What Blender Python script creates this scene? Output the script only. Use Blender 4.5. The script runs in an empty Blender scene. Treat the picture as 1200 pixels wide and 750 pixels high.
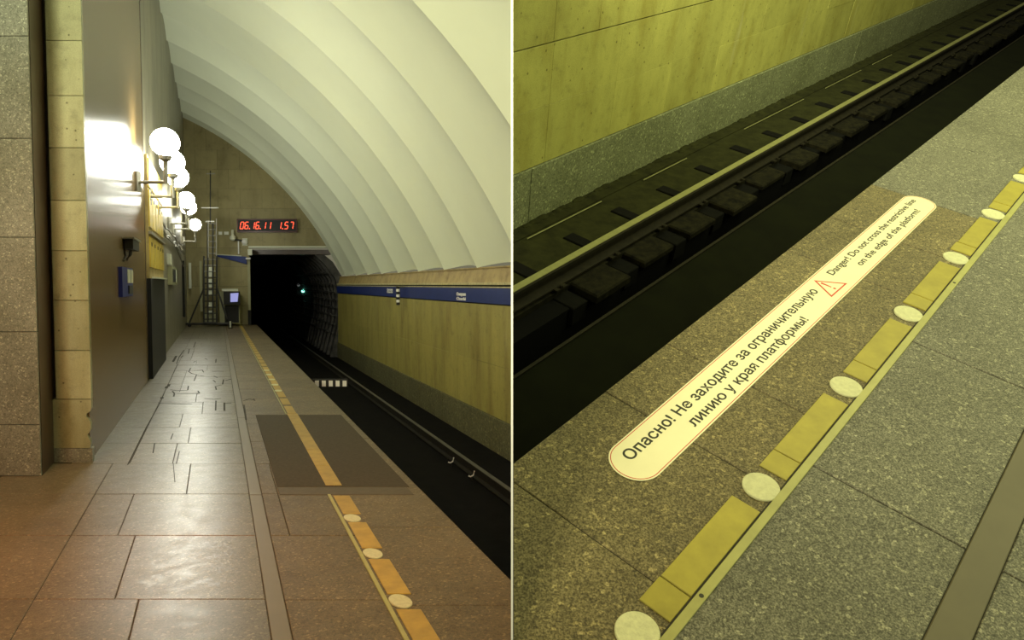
import bpy, bmesh, math, random
from mathutils import Vector, Matrix
from mathutils.geometry import delaunay_2d_cdt
random.seed(7)
C = bpy.context.scene.collection
SC = bpy.context.scene

# ------------------------------------------------------------------ camera
F_PX = 880.0
PITCH = math.atan(41.5 / F_PX)
EYE = 1.5
cam_d = bpy.data.cameras.new('camera')
cam_d.sensor_fit = 'HORIZONTAL'; cam_d.sensor_width = 36.0
cam_d.lens = F_PX / 1200.0 * 36.0
cam_d.clip_start = 0.05; cam_d.clip_end = 200
cam = bpy.data.objects.new('camera', cam_d); C.objects.link(cam)
cam.location = (0, 0, EYE)
cam.rotation_euler = (math.pi / 2 - PITCH, 0, 0)
SC.camera = cam

# ------------------------------------------------------------------ world, exposure, large lights
SC.view_settings.view_transform = 'Standard'
SC.view_settings.look = 'None'
SC.view_settings.exposure = 0.0
SC.view_settings.gamma = 1.0
SC.view_settings.use_curve_mapping = False
w = bpy.data.worlds.new('world'); SC.world = w; w.use_nodes = True
bg = w.node_tree.nodes['Background']
bg.inputs[0].default_value = (1.0, 0.95, 0.62, 1); bg.inputs[1].default_value = 0.17

# --- the two places of the picture. The left one stands upright; its tunnel runs off to the left
# of the view. The right one is looked down upon with the camera turned, so it has its own frame.
TP = 346 / F_PX * math.cos(PITCH)            # sideways run of the left tunnel per metre of depth
def LPt(a, b, z): return Vector((a - b * TP, b, z))
ct, st = math.cos(PITCH), math.sin(PITCH)
Fh = Vector((0, -st, ct)); Zu = Vector((0, -ct, -st)); Rt = Vector((1, 0, 0))
def ray(x, y): return Vector((x - 600, y - 375, F_PX))
def at(x, y, b):                              # pixel + distance -> (a, b, z) of the left place
    r = ray(x, y); Y = r.dot(Fh); t = b / Y
    return ((r.dot(Rt) + Y * TP) * t, b, r.dot(Zu) * t + EYE)
def at_wall(x, y, a0):                        # pixel on a wall that runs along the left tunnel
    r = ray(x, y); Y = r.dot(Fh); t = a0 / (r.dot(Rt) + Y * TP)
    return (a0, Y * t, r.dot(Zu) * t + EYE)
def at_floor(x, y, z=0.0):
    r = ray(x, y); Y = r.dot(Fh); t = (z - EYE) / r.dot(Zu)
    return ((r.dot(Rt) + Y * TP) * t, Y * t, z)
e1 = ray(1532.9, -182.0).normalized()
n_ = e1.cross(ray(-671.5, -329.0)).normalized()
if n_.y > 0: n_ = -n_
e2 = e1.cross(n_).normalized()
def cw(c): return Vector((c.dot(Rt), c.dot(Fh), c.dot(Zu)))
E1, E2, N_ = cw(e1), cw(e2), cw(n_)
ORG = Vector((0, 0, EYE)) - N_ * EYE
MR = Matrix(((E2.x, E1.x, N_.x, ORG.x), (E2.y, E1.y, N_.y, ORG.y), (E2.z, E1.z, N_.z, ORG.z), (0, 0, 0, 1)))
MRi = MR.inverted()

def area(name, loc, target, sx, sy, power, col, spread=math.pi):
    l = bpy.data.lights.new(name, 'AREA'); l.shape = 'RECTANGLE'; l.size = sx; l.size_y = sy
    l.energy = power; l.color = col; l.spread = spread
    o = bpy.data.objects.new(name, l); C.objects.link(o)
    o.location = loc
    o.rotation_euler = (Vector(target) - Vector(loc)).to_track_quat('-Z', 'Y').to_euler()
    return o
area('hall_uplight', (-2.6, -2.6, 2.6), (-0.5, 6, 7.0), 2.0, 1.4, 520, (1.0, 0.98, 0.66), 1.75)
area('hall_light', (-1.4, -1.0, 3.6), (-1.0, 9, 0.5), 1.5, 1.0, 62, (1.0, 0.86, 0.42))
area('warm_hall_light', (-3.1, 3.2, 2.6), (-2.6, 4.4, 0.0), 0.8, 0.7, 62, (1.0, 0.20, 0.03))
area('hall_front_light', (-0.6, 1.2, 3.4), (-1.2, 3.4, 0.0), 1.2, 1.2, 9, (1.0, 0.46, 0.15))
area('platform_light', MR @ Vector((0.3, 6.5, 3.9)), MR @ Vector((-1.9, 6.8, -.4)), 1.2, 12.0, 540, (0.97, 1.0, 0.50))

# ------------------------------------------------------------------ helpers
def tag(o, label=None, cat=None, group=None, kind=None):
    if label: o['label'] = label
    if cat: o['category'] = cat
    if group: o['group'] = group
    if kind: o['kind'] = kind
    return o

def clip(bm, space, origin):
    if space == 'R':
        nx = Vector((E2.x, E1.x, N_.x)); d = -(ORG.x) + 0.004     # world x = nx.p + ORG.x > .004
        co = nx * (d / nx.length_squared)
        vs = [v.co.dot(nx) + ORG.x for v in bm.verts]
        if not vs or min(vs) > 0.004: return
        bmesh.ops.bisect_plane(bm, geom=bm.verts[:] + bm.edges[:] + bm.faces[:], plane_co=co, plane_no=nx, clear_inner=True, dist=1e-6)
    else:
        vs = [v.co.x for v in bm.verts]
        if not vs or max(vs) < -0.004: return
        bmesh.ops.bisect_plane(bm, geom=bm.verts[:] + bm.edges[:] + bm.faces[:], plane_co=(-0.004, 0, 0), plane_no=(1, 0, 0), clear_outer=True, dist=1e-6)

class Frame:
    """where an object stands: L = skewed tunnel coordinates (a, b, z), W = world, R = right-hand place"""
    def __init__(self, space, origin=(0, 0, 0)):
        self.space = space; self.o = Vector(origin)
        if space == 'L': self.world = LPt(*origin)
        elif space == 'W': self.world = Vector(origin)
        else: self.world = MR @ self.o
    def mat(self):
        if self.space == 'R': return MR @ Matrix.Translation(self.o)
        return Matrix.Translation(self.world)

def link(name, bm, m, parent=None, space='L', origin=None, smooth=False, doclip=True, mapped=False):
    """bm in place coordinates of its space; parts inherit the origin of their thing"""
    if space == 'L' and not mapped:
        for v in bm.verts: v.co = LPt(*v.co)
    if doclip: clip(bm, space, origin)
    if not bm.verts: bm.free(); return None
    bmesh.ops.recalc_face_normals(bm, faces=bm.faces[:])
    root = parent
    while root is not None and root.parent is not None: root = root.parent
    if root is not None: base = root.matrix_basis.copy()
    else:
        if origin is None:
            c = Vector((0, 0, 0)); zs = min(v.co.z for v in bm.verts)
            xs = [v.co.x for v in bm.verts]; ys = [v.co.y for v in bm.verts]
            c = Vector(((min(xs) + max(xs)) / 2, (min(ys) + max(ys)) / 2, zs))
            base = (MR if space == 'R' else Matrix()) @ Matrix.Translation(c)
        else: base = Frame(space, origin).mat()
    inv = base.inverted() @ (MR if space == 'R' else Matrix())
    bm.transform(inv)
    me = bpy.data.meshes.new(name); bm.to_mesh(me); bm.free()
    if smooth:
        for p in me.polygons: p.use_smooth = True
    if m: me.materials.append(m)
    o = bpy.data.objects.new(name, me); C.objects.link(o)
    if parent is None: o.matrix_basis = base
    else: o.parent = parent
    return o

def empty(name, space, origin, label=None, cat=None, group=None, kind=None):
    o = bpy.data.objects.new(name, None); C.objects.link(o)
    o.empty_display_size = 0.1
    o.matrix_basis = Frame(space, origin).mat()
    return tag(o, label, cat, group, kind)

def B(): return bmesh.new()
def bx(bm, x0, x1, y0, y1, z0, z1, f=None):
    vs = []
    for z in (z0, z1):
        for (x, y) in ((x0, y0), (x1, y0), (x1, y1), (x0, y1)):
            p = (x, y, z) if f is None else f(x, y, z)
            vs.append(bm.verts.new(p))
    for q in ((0, 1, 2, 3), (7, 6, 5, 4), (0, 4, 5, 1), (1, 5, 6, 2), (2, 6, 7, 3), (3, 7, 4, 0)):
        bm.faces.new([vs[i] for i in q])
    return bm
def slab(bm, p0, p1, q0, q1, r0, r1, ch=0.003, f=None, jit=0.0):
    """a stone: rectangle p,q with depth r0..r1 and a chamfered face at r1"""
    f = f or (lambda p, q, r: (p, q, r))
    d = 1 if r1 > r0 else -1
    lay = []
    for (r, i) in ((r0, 0), (r1 - d * ch, 0), (r1, ch)):
        lay.append([bm.verts.new(f(p, q, r + (random.uniform(-jit, jit) if i else 0))) for (p, q) in
                    ((p0 + i, q0 + i), (p1 - i, q0 + i), (p1 - i, q1 - i), (p0 + i, q1 - i))])
    for k in (0, 1):
        for i in range(4):
            j = (i + 1) % 4
            bm.faces.new((lay[k][i], lay[k][j], lay[k + 1][j], lay[k + 1][i]))
    bm.faces.new(lay[2]); bm.faces.new(lay[0][::-1])
    return bm
def poly_prism(bm, pts, r0, r1, f):
    a = [bm.verts.new(f(p, q, r0)) for p, q in pts]; b = [bm.verts.new(f(p, q, r1)) for p, q in pts]
    n = len(pts)
    bm.faces.new(a[::-1]); bm.faces.new(b)
    for i in range(n):
        j = (i + 1) % n
        bm.faces.new((a[i], a[j], b[j], b[i]))
    return bm
def tube(bm, pts, r, seg=8, cap=True):
    """pts in true coordinates (no skew)"""
    pts = [Vector(p) for p in pts]; rings = []
    for i, p in enumerate(pts):
        t = (pts[min(i + 1, len(pts) - 1)] - pts[max(i - 1, 0)]).normalized()
        up = Vector((0, 0, 1)) if abs(t.z) < .9 else Vector((1, 0, 0))
        u = t.cross(up).normalized(); v = t.cross(u)
        rr = r[i] if isinstance(r, (list, tuple)) else r
        rings.append([bm.verts.new(p + u * math.cos(2 * math.pi * k / seg) * rr + v * math.sin(2 * math.pi * k / seg) * rr) for k in range(seg)])
    for a, b in zip(rings, rings[1:]):
        for k in range(seg):
            j = (k + 1) % seg
            bm.faces.new((a[k], a[j], b[j], b[k]))
    if cap: bm.faces.new(rings[0][::-1]); bm.faces.new(rings[-1])
    return bm
def ball(bm, c, r, u=24, v=14):
    bmesh.ops.create_uvsphere(bm, u_segments=u, v_segments=v, radius=r, matrix=Matrix.Translation(Vector(c)))
    return bm
def disc(bm, c, r, z0, z1, n=28, ch=0.002):
    rings = []
    for (z, rr) in ((z0, r), (z1 - ch, r), (z1, r - ch)):
        rings.append([bm.verts.new((c[0] + rr * math.cos(2 * math.pi * k / n), c[1] + rr * math.sin(2 * math.pi * k / n), z)) for k in range(n)])
    for a, b in zip(rings, rings[1:]):
        for k in range(n):
            j = (k + 1) % n; bm.faces.new((a[k], a[j], b[j], b[k]))
    bm.faces.new(rings[-1]); bm.faces.new(rings[0][::-1])
    return bm
def text_bm(txt, width, height, mapf, depth=0.0006, bold=0.0):
    """lettering as a mesh: glyph outlines, thickened by bold, triangulated, stretched to width x cap height"""
    cu = bpy.data.curves.new('lettering', 'FONT'); cu.body = txt; cu.resolution_u = 4; cu.fill_mode = 'NONE'
    o = bpy.data.objects.new('lettering', cu); C.objects.link(o)
    bpy.context.view_layer.update()
    me = bpy.data.meshes.new_from_object(o.evaluated_get(bpy.context.evaluated_depsgraph_get()))
    bpy.data.objects.remove(o); bpy.data.curves.remove(cu)
    nx = {e.vertices[0]: e.vertices[1] for e in me.edges}
    for e in me.edges:
        if e.vertices[1] not in nx: nx[e.vertices[1]] = e.vertices[0]
    V = [v.co.to_2d() for v in me.vertices]; bpy.data.meshes.remove(me)
    seen = set(); loops = []
    for s0 in range(len(V)):
        if s0 in seen: continue
        lp = [s0]; seen.add(s0); k = nx[s0]
        while k not in seen: lp.append(k); seen.add(k); k = nx[k]
        P = [V[q].copy() for q in lp]
        P = [p for i_, p in enumerate(P) if (p - P[i_ - 1]).length > 1e-4]
        if len(P) > 2: loops.append(P)
    def area2(P): return sum(P[i_ - 1].x * P[i_].y - P[i_].x * P[i_ - 1].y for i_ in range(len(P)))
    def inside(p, P):
        c_ = False
        for i_ in range(len(P)):
            a, b = P[i_ - 1], P[i_]
            if (a.y > p.y) != (b.y > p.y) and p.x < (b.x - a.x) * (p.y - a.y) / (b.y - a.y) + a.x: c_ = not c_
        return c_
    verts = []; edges = []; sgn = []
    for P in loops:
        n = len(P); b0 = len(verts)
        depth_in = sum(1 for Q in loops if Q is not P and min(q.x for q in Q) < P[0].x < max(q.x for q in Q) and all(inside(p, Q) for p in P))
        sg = (1 if area2(P) > 0 else -1) * (-1 if depth_in % 2 else 1)
        sgn.append(-1 if depth_in % 2 else 1)
        for i_ in range(n):
            a, b, c = P[i_ - 1], P[i_], P[(i_ + 1) % n]
            d1 = (b - a).normalized(); d2 = (c - b).normalized()
            n1 = Vector((d1.y, -d1.x)) * sg; n2 = Vector((d2.y, -d2.x)) * sg
            m = n1 + n2; den = max(1 + n1.dot(n2), .35)
            verts.append(b + m / den * bold); edges.append((b0 + i_, b0 + (i_ + 1) % n))
    rv, re, rf, _, _, _ = delaunay_2d_cdt(verts, edges, [], 0, 1e-6)
    OL = []; k0 = 0
    for P in loops: OL.append(verts[k0:k0 + len(P)]); k0 += len(P)
    bb = [(min(p.x for p in Q), max(p.x for p in Q)) for Q in OL]
    bm = bmesh.new(); bv = [bm.verts.new((p.x, p.y, 0)) for p in rv]
    for fc in rf:
        cc = sum((Vector(rv[q]) for q in fc), Vector((0, 0))) / len(fc)
        if sum(s_ for Q, (xa, xb), s_ in zip(OL, bb, sgn) if xa <= cc.x <= xb and inside(cc, Q)) <= 0: continue
        try: bm.faces.new([bv[q] for q in fc])
        except ValueError: pass
    ex = bmesh.ops.extrude_face_region(bm, geom=bm.faces[:])
    for g in ex['geom']:
        if isinstance(g, bmesh.types.BMVert): g.co.z = 1.0
    loose = [v for v in bm.verts if not v.link_faces]
    if loose: bmesh.ops.delete(bm, geom=loose, context='VERTS')
    xs = [v.co.x for v in bm.verts]; x0, x1 = min(xs), max(xs)
    cap = 0.72
    for v in bm.verts:
        v.co = mapf((v.co.x - x0) / (x1 - x0) * width, v.co.y / cap * height, v.co.z * depth)
    return bm

# ------------------------------------------------------------------ materials
def mat(name, col, rough=0.6, metal=0.0, emit=None, es=0.0, spec=0.5):
    m = bpy.data.materials.new(name); m.use_nodes = True
    p = m.node_tree.nodes['Principled BSDF']
    p.inputs['Base Color'].default_value = (*col, 1); p.inputs['Roughness'].default_value = rough
    p.inputs['Metallic'].default_value = metal
    p.inputs['Specular IOR Level'].default_value = spec
    if emit:
        p.inputs['Emission Color'].default_value = (*emit, 1); p.inputs['Emission Strength'].default_value = es
    return m
class NT:
    def __init__(s, m): s.m = m; s.t = m.node_tree; s.p = s.t.nodes['Principled BSDF']
    def n(s, k, **kw):
        x = s.t.nodes.new(k)
        for a, b in kw.items():
            if a in ('scale',): x.inputs['Scale'].default_value = b
            elif a == 'detail': x.inputs['Detail'].default_value = b
            elif a == 'rough': x.inputs['Roughness'].default_value = b
            else: setattr(x, a, b)
        return x
    def l(s, a, b): s.t.links.new(a, b)
    def coords(s, sc=(1, 1, 1), obj=False):
        g = s.n('ShaderNodeTexCoord' if obj else 'ShaderNodeNewGeometry'); mp = s.n('ShaderNodeMapping'); mp.inputs['Scale'].default_value = sc
        s.l(g.outputs['Object' if obj else 'Position'], mp.inputs['Vector']); return mp.outputs[0]
    def ramp(s, src, stops):
        r = s.n('ShaderNodeValToRGB'); e = r.color_ramp.elements
        while len(e) < len(stops): e.new(0.5)
        for x, (pos, c) in zip(e, stops): x.position = pos; x.color = (*c, 1) if len(c) == 3 else c
        s.l(src, r.inputs[0]); return r.outputs[0]
    def mix(s, a, b, fac, mode='MIX'):
        x = s.n('ShaderNodeMix'); x.data_type = 'RGBA'; x.blend_type = mode
        for v, i in ((fac, 0), (a, 6), (b, 7)):
            if isinstance(v, (int, float)): x.inputs[i].default_value = v
            elif isinstance(v, tuple): x.inputs[i].default_value = (*v, 1)
            else: s.l(v, x.inputs[i])
        return x.outputs[2]
    def objrand(s, lo, hi):
        o = s.n('ShaderNodeObjectInfo'); m = s.n('ShaderNodeMapRange'); m.inputs[3].default_value = lo; m.inputs[4].default_value = hi
        s.l(o.outputs['Random'], m.inputs[0])
        c = s.n('ShaderNodeCombineColor')
        for i in range(3): s.l(m.outputs[0], c.inputs[i])
        return c.outputs[0]
    def bump(s, src, strength, dist=0.01):
        b = s.n('ShaderNodeBump'); b.inputs['Strength'].default_value = strength; b.inputs['Distance'].default_value = dist
        s.l(src, b.inputs['Height']); s.l(b.outputs[0], s.p.inputs['Normal'])

def granite(name, base, dark, light, rough=0.45, fine=220, tone=(0.92, 1.06), stain=(0.8, 0.8, 0.8), bump=.15):
    m = mat(name, base, rough); t = NT(m); co = t.coords()
    n1 = t.n('ShaderNodeTexNoise', scale=fine, detail=3, rough=.7); t.l(co, n1.inputs['Vector'])
    v1 = t.n('ShaderNodeTexVoronoi', scale=fine * .55); t.l(co, v1.inputs['Vector'])
    c = t.ramp(n1.outputs['Fac'], [(0.36, dark), (0.5, base), (0.66, light)])
    sep = t.n('ShaderNodeSeparateColor'); t.l(v1.outputs['Color'], sep.inputs[0])
    sp = t.ramp(sep.outputs[0], [(0.0, (0.55, 0.55, 0.55)), (0.5, (1, 1, 1)), (0.9, (1.0, 1.0, 1.0)), (0.96, (1.9, 1.9, 1.85))])
    c = t.mix(c, sp, 0.8, 'MULTIPLY')
    n2 = t.n('ShaderNodeTexNoise', scale=1.6, detail=5, rough=.6); t.l(co, n2.inputs['Vector'])
    bl = t.ramp(n2.outputs['Fac'], [(0.35, stain), (0.6, (1, 1, 1))])
    c = t.mix(c, bl, 1.0, 'MULTIPLY')
    v2 = t.n('ShaderNodeTexVoronoi', scale=14); t.l(co, v2.inputs['Vector'])
    gum = t.ramp(v2.outputs['Distance'], [(0.10, (1.25, 1.25, 1.2)), (0.2, (1, 1, 1))])
    c = t.mix(c, gum, .55, 'MULTIPLY')
    c = t.mix(c, t.objrand(*tone), 1.0, 'MULTIPLY')
    t.l(c, t.p.inputs['Base Color'])
    t.bump(n1.outputs['Fac'], bump, 0.002)
    t.p.inputs['Specular IOR Level'].default_value = .4
    n3 = t.n('ShaderNodeTexNoise', scale=9, detail=4); t.l(co, n3.inputs['Vector'])
    mr = t.n('ShaderNodeMapRange'); mr.inputs[3].default_value = rough - .1; mr.inputs[4].default_value = rough + .12
    t.l(n3.outputs['Fac'], mr.inputs[0]); t.l(mr.outputs[0], t.p.inputs['Roughness'])
    return m
def marble(name, base, alt, dark, rough=0.4, vert=(1, 1, .25), sc=3.0, tone=(.9, 1.08), pits=True, obj=False, leak=0):
    m = mat(name, base, rough); t = NT(m); co = t.coords(vert, obj); cu = t.coords((1, 1, 1), obj)
    n1 = t.n('ShaderNodeTexNoise', scale=sc, detail=6, rough=.62); t.l(co, n1.inputs['Vector'])
    c = t.ramp(n1.outputs['Fac'], [(0.3, alt), (0.5, base), (0.72, tuple(min(1, x * 1.18) for x in base))])
    n2 = t.n('ShaderNodeTexNoise', scale=sc * 2.2, detail=8, rough=.7); t.l(cu, n2.inputs['Vector'])
    st_ = t.ramp(n2.outputs['Fac'], [(0.3, (.5, .5, .5)), (0.45, (.93, .93, .93)), (0.6, (1, 1, 1))])
    c = t.mix(c, st_, .6, 'MULTIPLY')
    n4 = t.n('ShaderNodeTexNoise', scale=160, detail=2); t.l(cu, n4.inputs['Vector'])
    c = t.mix(c, t.ramp(n4.outputs['Fac'], [(0.35, (.8, .8, .8)), (0.65, (1.18, 1.18, 1.18))]), .6, 'MULTIPLY')
    if pits:
        v = t.n('ShaderNodeTexVoronoi', scale=11); t.l(cu, v.inputs['Vector'])
        c = t.mix(c, t.ramp(v.outputs['Distance'], [(0.06, dark), (0.12, (1, 1, 1))]), .75, 'MULTIPLY')
    if leak:
        lk = t.coords((1.6, 1.6, .28) if not obj else (1.6, 1.6, .28), obj)
        n5 = t.n('ShaderNodeTexNoise', scale=1.7, detail=7, rough=.72); t.l(lk, n5.inputs['Vector'])
        g = t.ramp(n5.outputs['Fac'], [(0.62, (0, 0, 0)), (0.74, (1, 1, 1))])
        mm = t.n('ShaderNodeMath', operation='MULTIPLY'); t.l(g, mm.inputs[0]); mm.inputs[1].default_value = leak
        c = t.mix(c, (.55, .54, .34), mm.outputs[0])
        n6 = t.n('ShaderNodeTexNoise', scale=26, detail=5, rough=.8); t.l(cu, n6.inputs['Vector'])
        c = t.mix(c, t.ramp(n6.outputs['Fac'], [(0.30, (.25, .22, .12)), (0.38, (1, 1, 1))]), .8, 'MULTIPLY')
    c = t.mix(c, t.objrand(*tone), 1.0, 'MULTIPLY')
    t.l(c, t.p.inputs['Base Color'])
    return m
def noisy(name, base, amt=.3, sc=8, rough=.8, metal=0, spec=.5, tone=(1, 1), bump=0):
    m = mat(name, base, rough, metal, spec=spec); t = NT(m); co = t.coords()
    n1 = t.n('ShaderNodeTexNoise', scale=sc, detail=6, rough=.65); t.l(co, n1.inputs['Vector'])
    c = t.ramp(n1.outputs['Fac'], [(0.3, tuple(x * (1 - amt) for x in base)), (0.7, tuple(min(1, x * (1 + amt)) for x in base))])
    c = t.mix(c, t.objrand(*tone), 1.0, 'MULTIPLY')
    t.l(c, t.p.inputs['Base Color'])
    if bump: t.bump(n1.outputs['Fac'], bump, .01)
    return m

M = {}
M['granite_l'] = granite('platform_granite', (.155, .135, .085), (.11, .093, .058), (.215, .19, .125), .33, 160, (.93, 1.07), (.84, .84, .84))
M['granite_edge_l'] = granite('platform_edge_granite', (.14, .105, .05), (.10, .072, .034), (.19, .15, .075), .55, 160, (.93, 1.05), (.8, .8, .78))
M['band_smooth'] = noisy('smooth_floor_band', (.145, .122, .072), .06, 5, .4)
M['patch'] = noisy('asphalt_patch', (.062, .05, .028), .25, 40, .85, spec=.25)
M['granite_r'] = granite('grey_granite', (.155, .15, .10), (.055, .053, .033), (.31, .30, .22), .55, 200, (.96, 1.04), (.82, .82, .8), .3)
M['granite_edge_r'] = granite('brown_granite', (.17, .138, .058), (.055, .043, .017), (.31, .26, .13), .6, 180, (.94, 1.05), (.75, .75, .72), .3)
M['band_r'] = noisy('smooth_brown_band', (.115, .098, .05), .1, 6, .55)
M['border'] = noisy('worn_border', (.085, .066, .034), .15, 20, .7)
M['grout'] = mat('joint_dirt', (.035, .032, .02), .9)
M['yellow'] = noisy('yellow_paint', (.34, .29, .035), .14, 14, .5, tone=(.92, 1.06))
M['yellow_l'] = noisy('yellow_paint_worn', (.40, .265, .035), .2, 10, .5, tone=(.92, 1.06))
M['bar'] = noisy('pale_yellow_bar', (.36, .35, .11), .12, 12, .45)
M['disc'] = noisy('cream_disc', (.60, .60, .34), .14, 60, .5, tone=(.95, 1.03), bump=.4)
M['marble_r'] = marble('yellow_marble', (.38, .37, .095), (.30, .275, .06), (.25, .22, .1), .5, (1, .8, .3), 5.5, (.93, 1.06), obj=True, leak=.35)
M['marble_l'] = marble('ochre_marble', (.36, .32, .085), (.25, .20, .05), (.2, .18, .08), .5, sc=2.6, vert=(1, 1, .2), tone=(.94, 1.05), leak=.3)
M['plinth_r'] = granite('grey_plinth', (.21, .23, .12), (.135, .145, .07), (.30, .32, .18), .7, 120, (.96, 1.04), (.78, .78, .74))
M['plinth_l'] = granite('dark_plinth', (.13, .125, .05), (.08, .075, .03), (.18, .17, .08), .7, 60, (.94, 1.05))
M['pillar_granite'] = granite('pillar_granite', (.185, .195, .15), (.14, .148, .11), (.24, .25, .20), .32, 170, (.9, 1.08), (.75, .74, .68))
M['pillar_marble'] = marble('pillar_marble', (.30, .31, .18), (.23, .23, .11), (.12, .09, .05), .33, sc=4, tone=(.88, 1.1))
M['brown'] = marble('polished_brown_wall', (.17, .112, .046), (.115, .072, .03), (.4, .3, .2), .27, (1.6, 1.6, .12), 3.5, (1, 1), False)
M['brown'].node_tree.nodes['Principled BSDF'].inputs['Specular IOR Level'].default_value = .34
M['grey_wall'] = marble('dull_green_wall', (.26, .24, .17), (.19, .17, .115), (.5, .5, .5), .42, (1, 1, .3), 2, (1, 1), False)
M['end_wall'] = marble('end_wall_stone', (.31, .27, .125), (.23, .195, .08), (.5, .5, .4), .6, (1, 1, .4), 1.2, (.93, 1.06), False)
M['vault'] = noisy('vault_plaster', (.74, .80, .61), .03, .6, .75)
M['cornice'] = marble('brown_cornice', (.42, .32, .12), (.28, .20, .07), (.3, .3, .3), .6, (1, 1, 1), 3, (1, 1), False)
M['lip'] = noisy('cornice_lip', (.5, .46, .24), .3, 12, .7)
M['blue'] = noisy('blue_band', (.012, .03, .17), .15, 3, .4)
M['white'] = mat('white_paint', (.8, .8, .76), .5)
M['paper'] = mat('white_board', (.85, .85, .85), .9, emit=None)
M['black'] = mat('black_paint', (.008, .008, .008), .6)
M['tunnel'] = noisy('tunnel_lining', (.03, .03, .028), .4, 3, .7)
M['cable'] = noisy('lit_tone_cable', (.10, .098, .085), .9, 3, .5)  # raised, uneven tone puts the light on the tunnel cables into the colour
M['rib'] = noisy('lit_tone_rib', (.055, .053, .046), .95, 2.5, .7)  # likewise, light caught by the ribs is in the blotchy colour
M['side_dark'] = noisy('shaded_polished_side', (.05, .032, .018), .2, 3, .35)  # brown wall stone, darkened in the colour for the pillar side's shade
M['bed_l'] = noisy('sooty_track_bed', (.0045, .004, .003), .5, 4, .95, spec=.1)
M['bed_r'] = noisy('olive_track_bed', (.024, .025, .007), .4, 9, .95, spec=.15, bump=.3)
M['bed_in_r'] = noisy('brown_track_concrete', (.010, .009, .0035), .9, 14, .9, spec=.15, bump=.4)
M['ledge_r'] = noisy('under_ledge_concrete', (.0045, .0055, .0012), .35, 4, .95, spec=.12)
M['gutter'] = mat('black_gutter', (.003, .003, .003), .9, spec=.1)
M['sleeper'] = noisy('tarred_wood', (.003, .003, .002), .4, 20, .9, spec=.15, tone=(.7, 1.3))
M['rail_top'] = noisy('worn_rail_head', (.27, .27, .11), .12, 20, .42, .2)
M['rail_side'] = noisy('rusty_rail_side', (.014, .012, .005), .4, 20, .8, spec=.2)
M['rail_l'] = noisy('dull_rail_head', (.10, .097, .075), .2, 10, .5, .3)
M['sticker'] = noisy('cream_vinyl', (.82, .77, .49), .03, 9, .4)
M['ink'] = mat('black_ink', (.03, .03, .015), .6)
M['red_ink'] = mat('red_ink', (.55, .06, .03), .5)
M['globe'] = mat('lit_globe', (.9, .9, .9), .3, emit=(1.0, 1.0, .86), es=60)
M['metal'] = mat('grey_metal', (.33, .32, .27), .4, .5)
M['dark_metal'] = mat('dark_metal', (.035, .035, .03), .5, .4)
M['pale'] = mat('pale_plastic', (.62, .64, .50), .5)
M['beige'] = mat('beige_metal', (.36, .36, .20), .6)
M['bluebox'] = mat('blue_box', (.02, .03, .20), .4)
M['yellow_lock'] = noisy('yellow_enamel', (.62, .46, .06), .15, 3, .4, tone=(.85, 1.1))
M['clock_case'] = mat('clock_case', (.06, .010, .006), .4)
M['led'] = mat('red_led', (.5, .02, .01), .5, emit=(1, .10, .04), es=1.9)
M['screen'] = mat('monitor_screen', (.1, .1, .2), .3, emit=(.48, .50, 1.0), es=.62)
M['signal'] = mat('signal_lamp', (.1, .5, .4), .3, emit=(.25, 1.0, .75), es=3.5)
M['signal_dim'] = mat('signal_lamp_dim', (.1, .1, .1), .3, emit=(.6, .6, .6), es=.12)

def st(o): return tag(o, kind='structure')

# ================================================================== dividing board between the two places
bm = B()
# runs straight away from the viewer; both faces plain white
pr = [(1.56, 0.55), (1.56, 2.35), (34, 16.5), (34, -13)]
poly_prism(bm, pr, -0.0022, 0.0022, lambda p, q, r: (r, p, q))
st(link('wall_middle', bm, M['paper'], None, 'W', doclip=False, mapped=True))

# ================================================================== LEFT PLACE : platform floor
END = 28.0
floor = empty('floor', 'L', (0, 0, -0.06), kind='structure')
bm = B(); bx(bm, -5.0, 1.46, 2.2, END, -0.30, -0.004)
link('slab_bed', bm, M['grout'], floor)
ycuts = [2.2, 2.64, 3.52, 4.43, 5.32, 6.24, 7.04, 7.83, 8.66] + [8.66 + .88 * i for i in range(1, 22)] + [END]
ycuts = [y for y in ycuts if y <= END]
G = .0022
def fslab(a0, a1, b0, b1, m, z=0.0, g=G):
    s = slab(B(), a0 + g, a1 - g, b0 + g, b1 - g, -.03, z + random.uniform(-.0008, .0008), .003)
    return link('paving_slab', s, m, floor)
known = {3.52: [-.515], 4.43: [-.62], 5.32: [-.245], 2.64: [-.40], 6.24: [-.40], 2.2: [-.2]}
for i in range(len(ycuts) - 1):
    b0, b1 = ycuts[i], ycuts[i + 1]
    left = -.90 if b0 < 6.2 else -.76
    xs = [left] + known.get(round(b0, 2), [random.choice([-.42, -.2, -.55, -.3])]) + [.205]
    for a0, a1 in zip(xs, xs[1:]): fslab(a0, a1, b0, b1, M['granite_l'])
    if b0 < 6.2:
        for a0, a1 in ((-3.4, -2.55), (-2.55, -1.72), (-1.72, -.90)):
            o_ = .12 * (i % 2)
            fslab(a0 + o_ * (a0 > -3.3), a1 + (o_ if a1 < -1 else 0), b0, b1, M['granite_l'])
    else: fslab(-1.25, -.76, b0, b1, M['granite_l'])
b = 2.2
while b < END - .1:                       # smooth band
    e = min(b + 3.1, END); fslab(.205, .295, b, e, M['band_smooth'], g=.0015); b = e
ec = [2.2, 2.55, 3.45, 4.58] + [4.58 + .9 * i for i in range(1, 27)]
for i, b0 in enumerate(ec):               # edge slabs and the row inside the yellow line
    b1 = ec[i + 1] if i + 1 < len(ec) else END
    if b0 >= END: break
    b1 = min(b1, END)
    fslab(.86, 1.47, b0, b1, M['granite_edge_l'])
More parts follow.
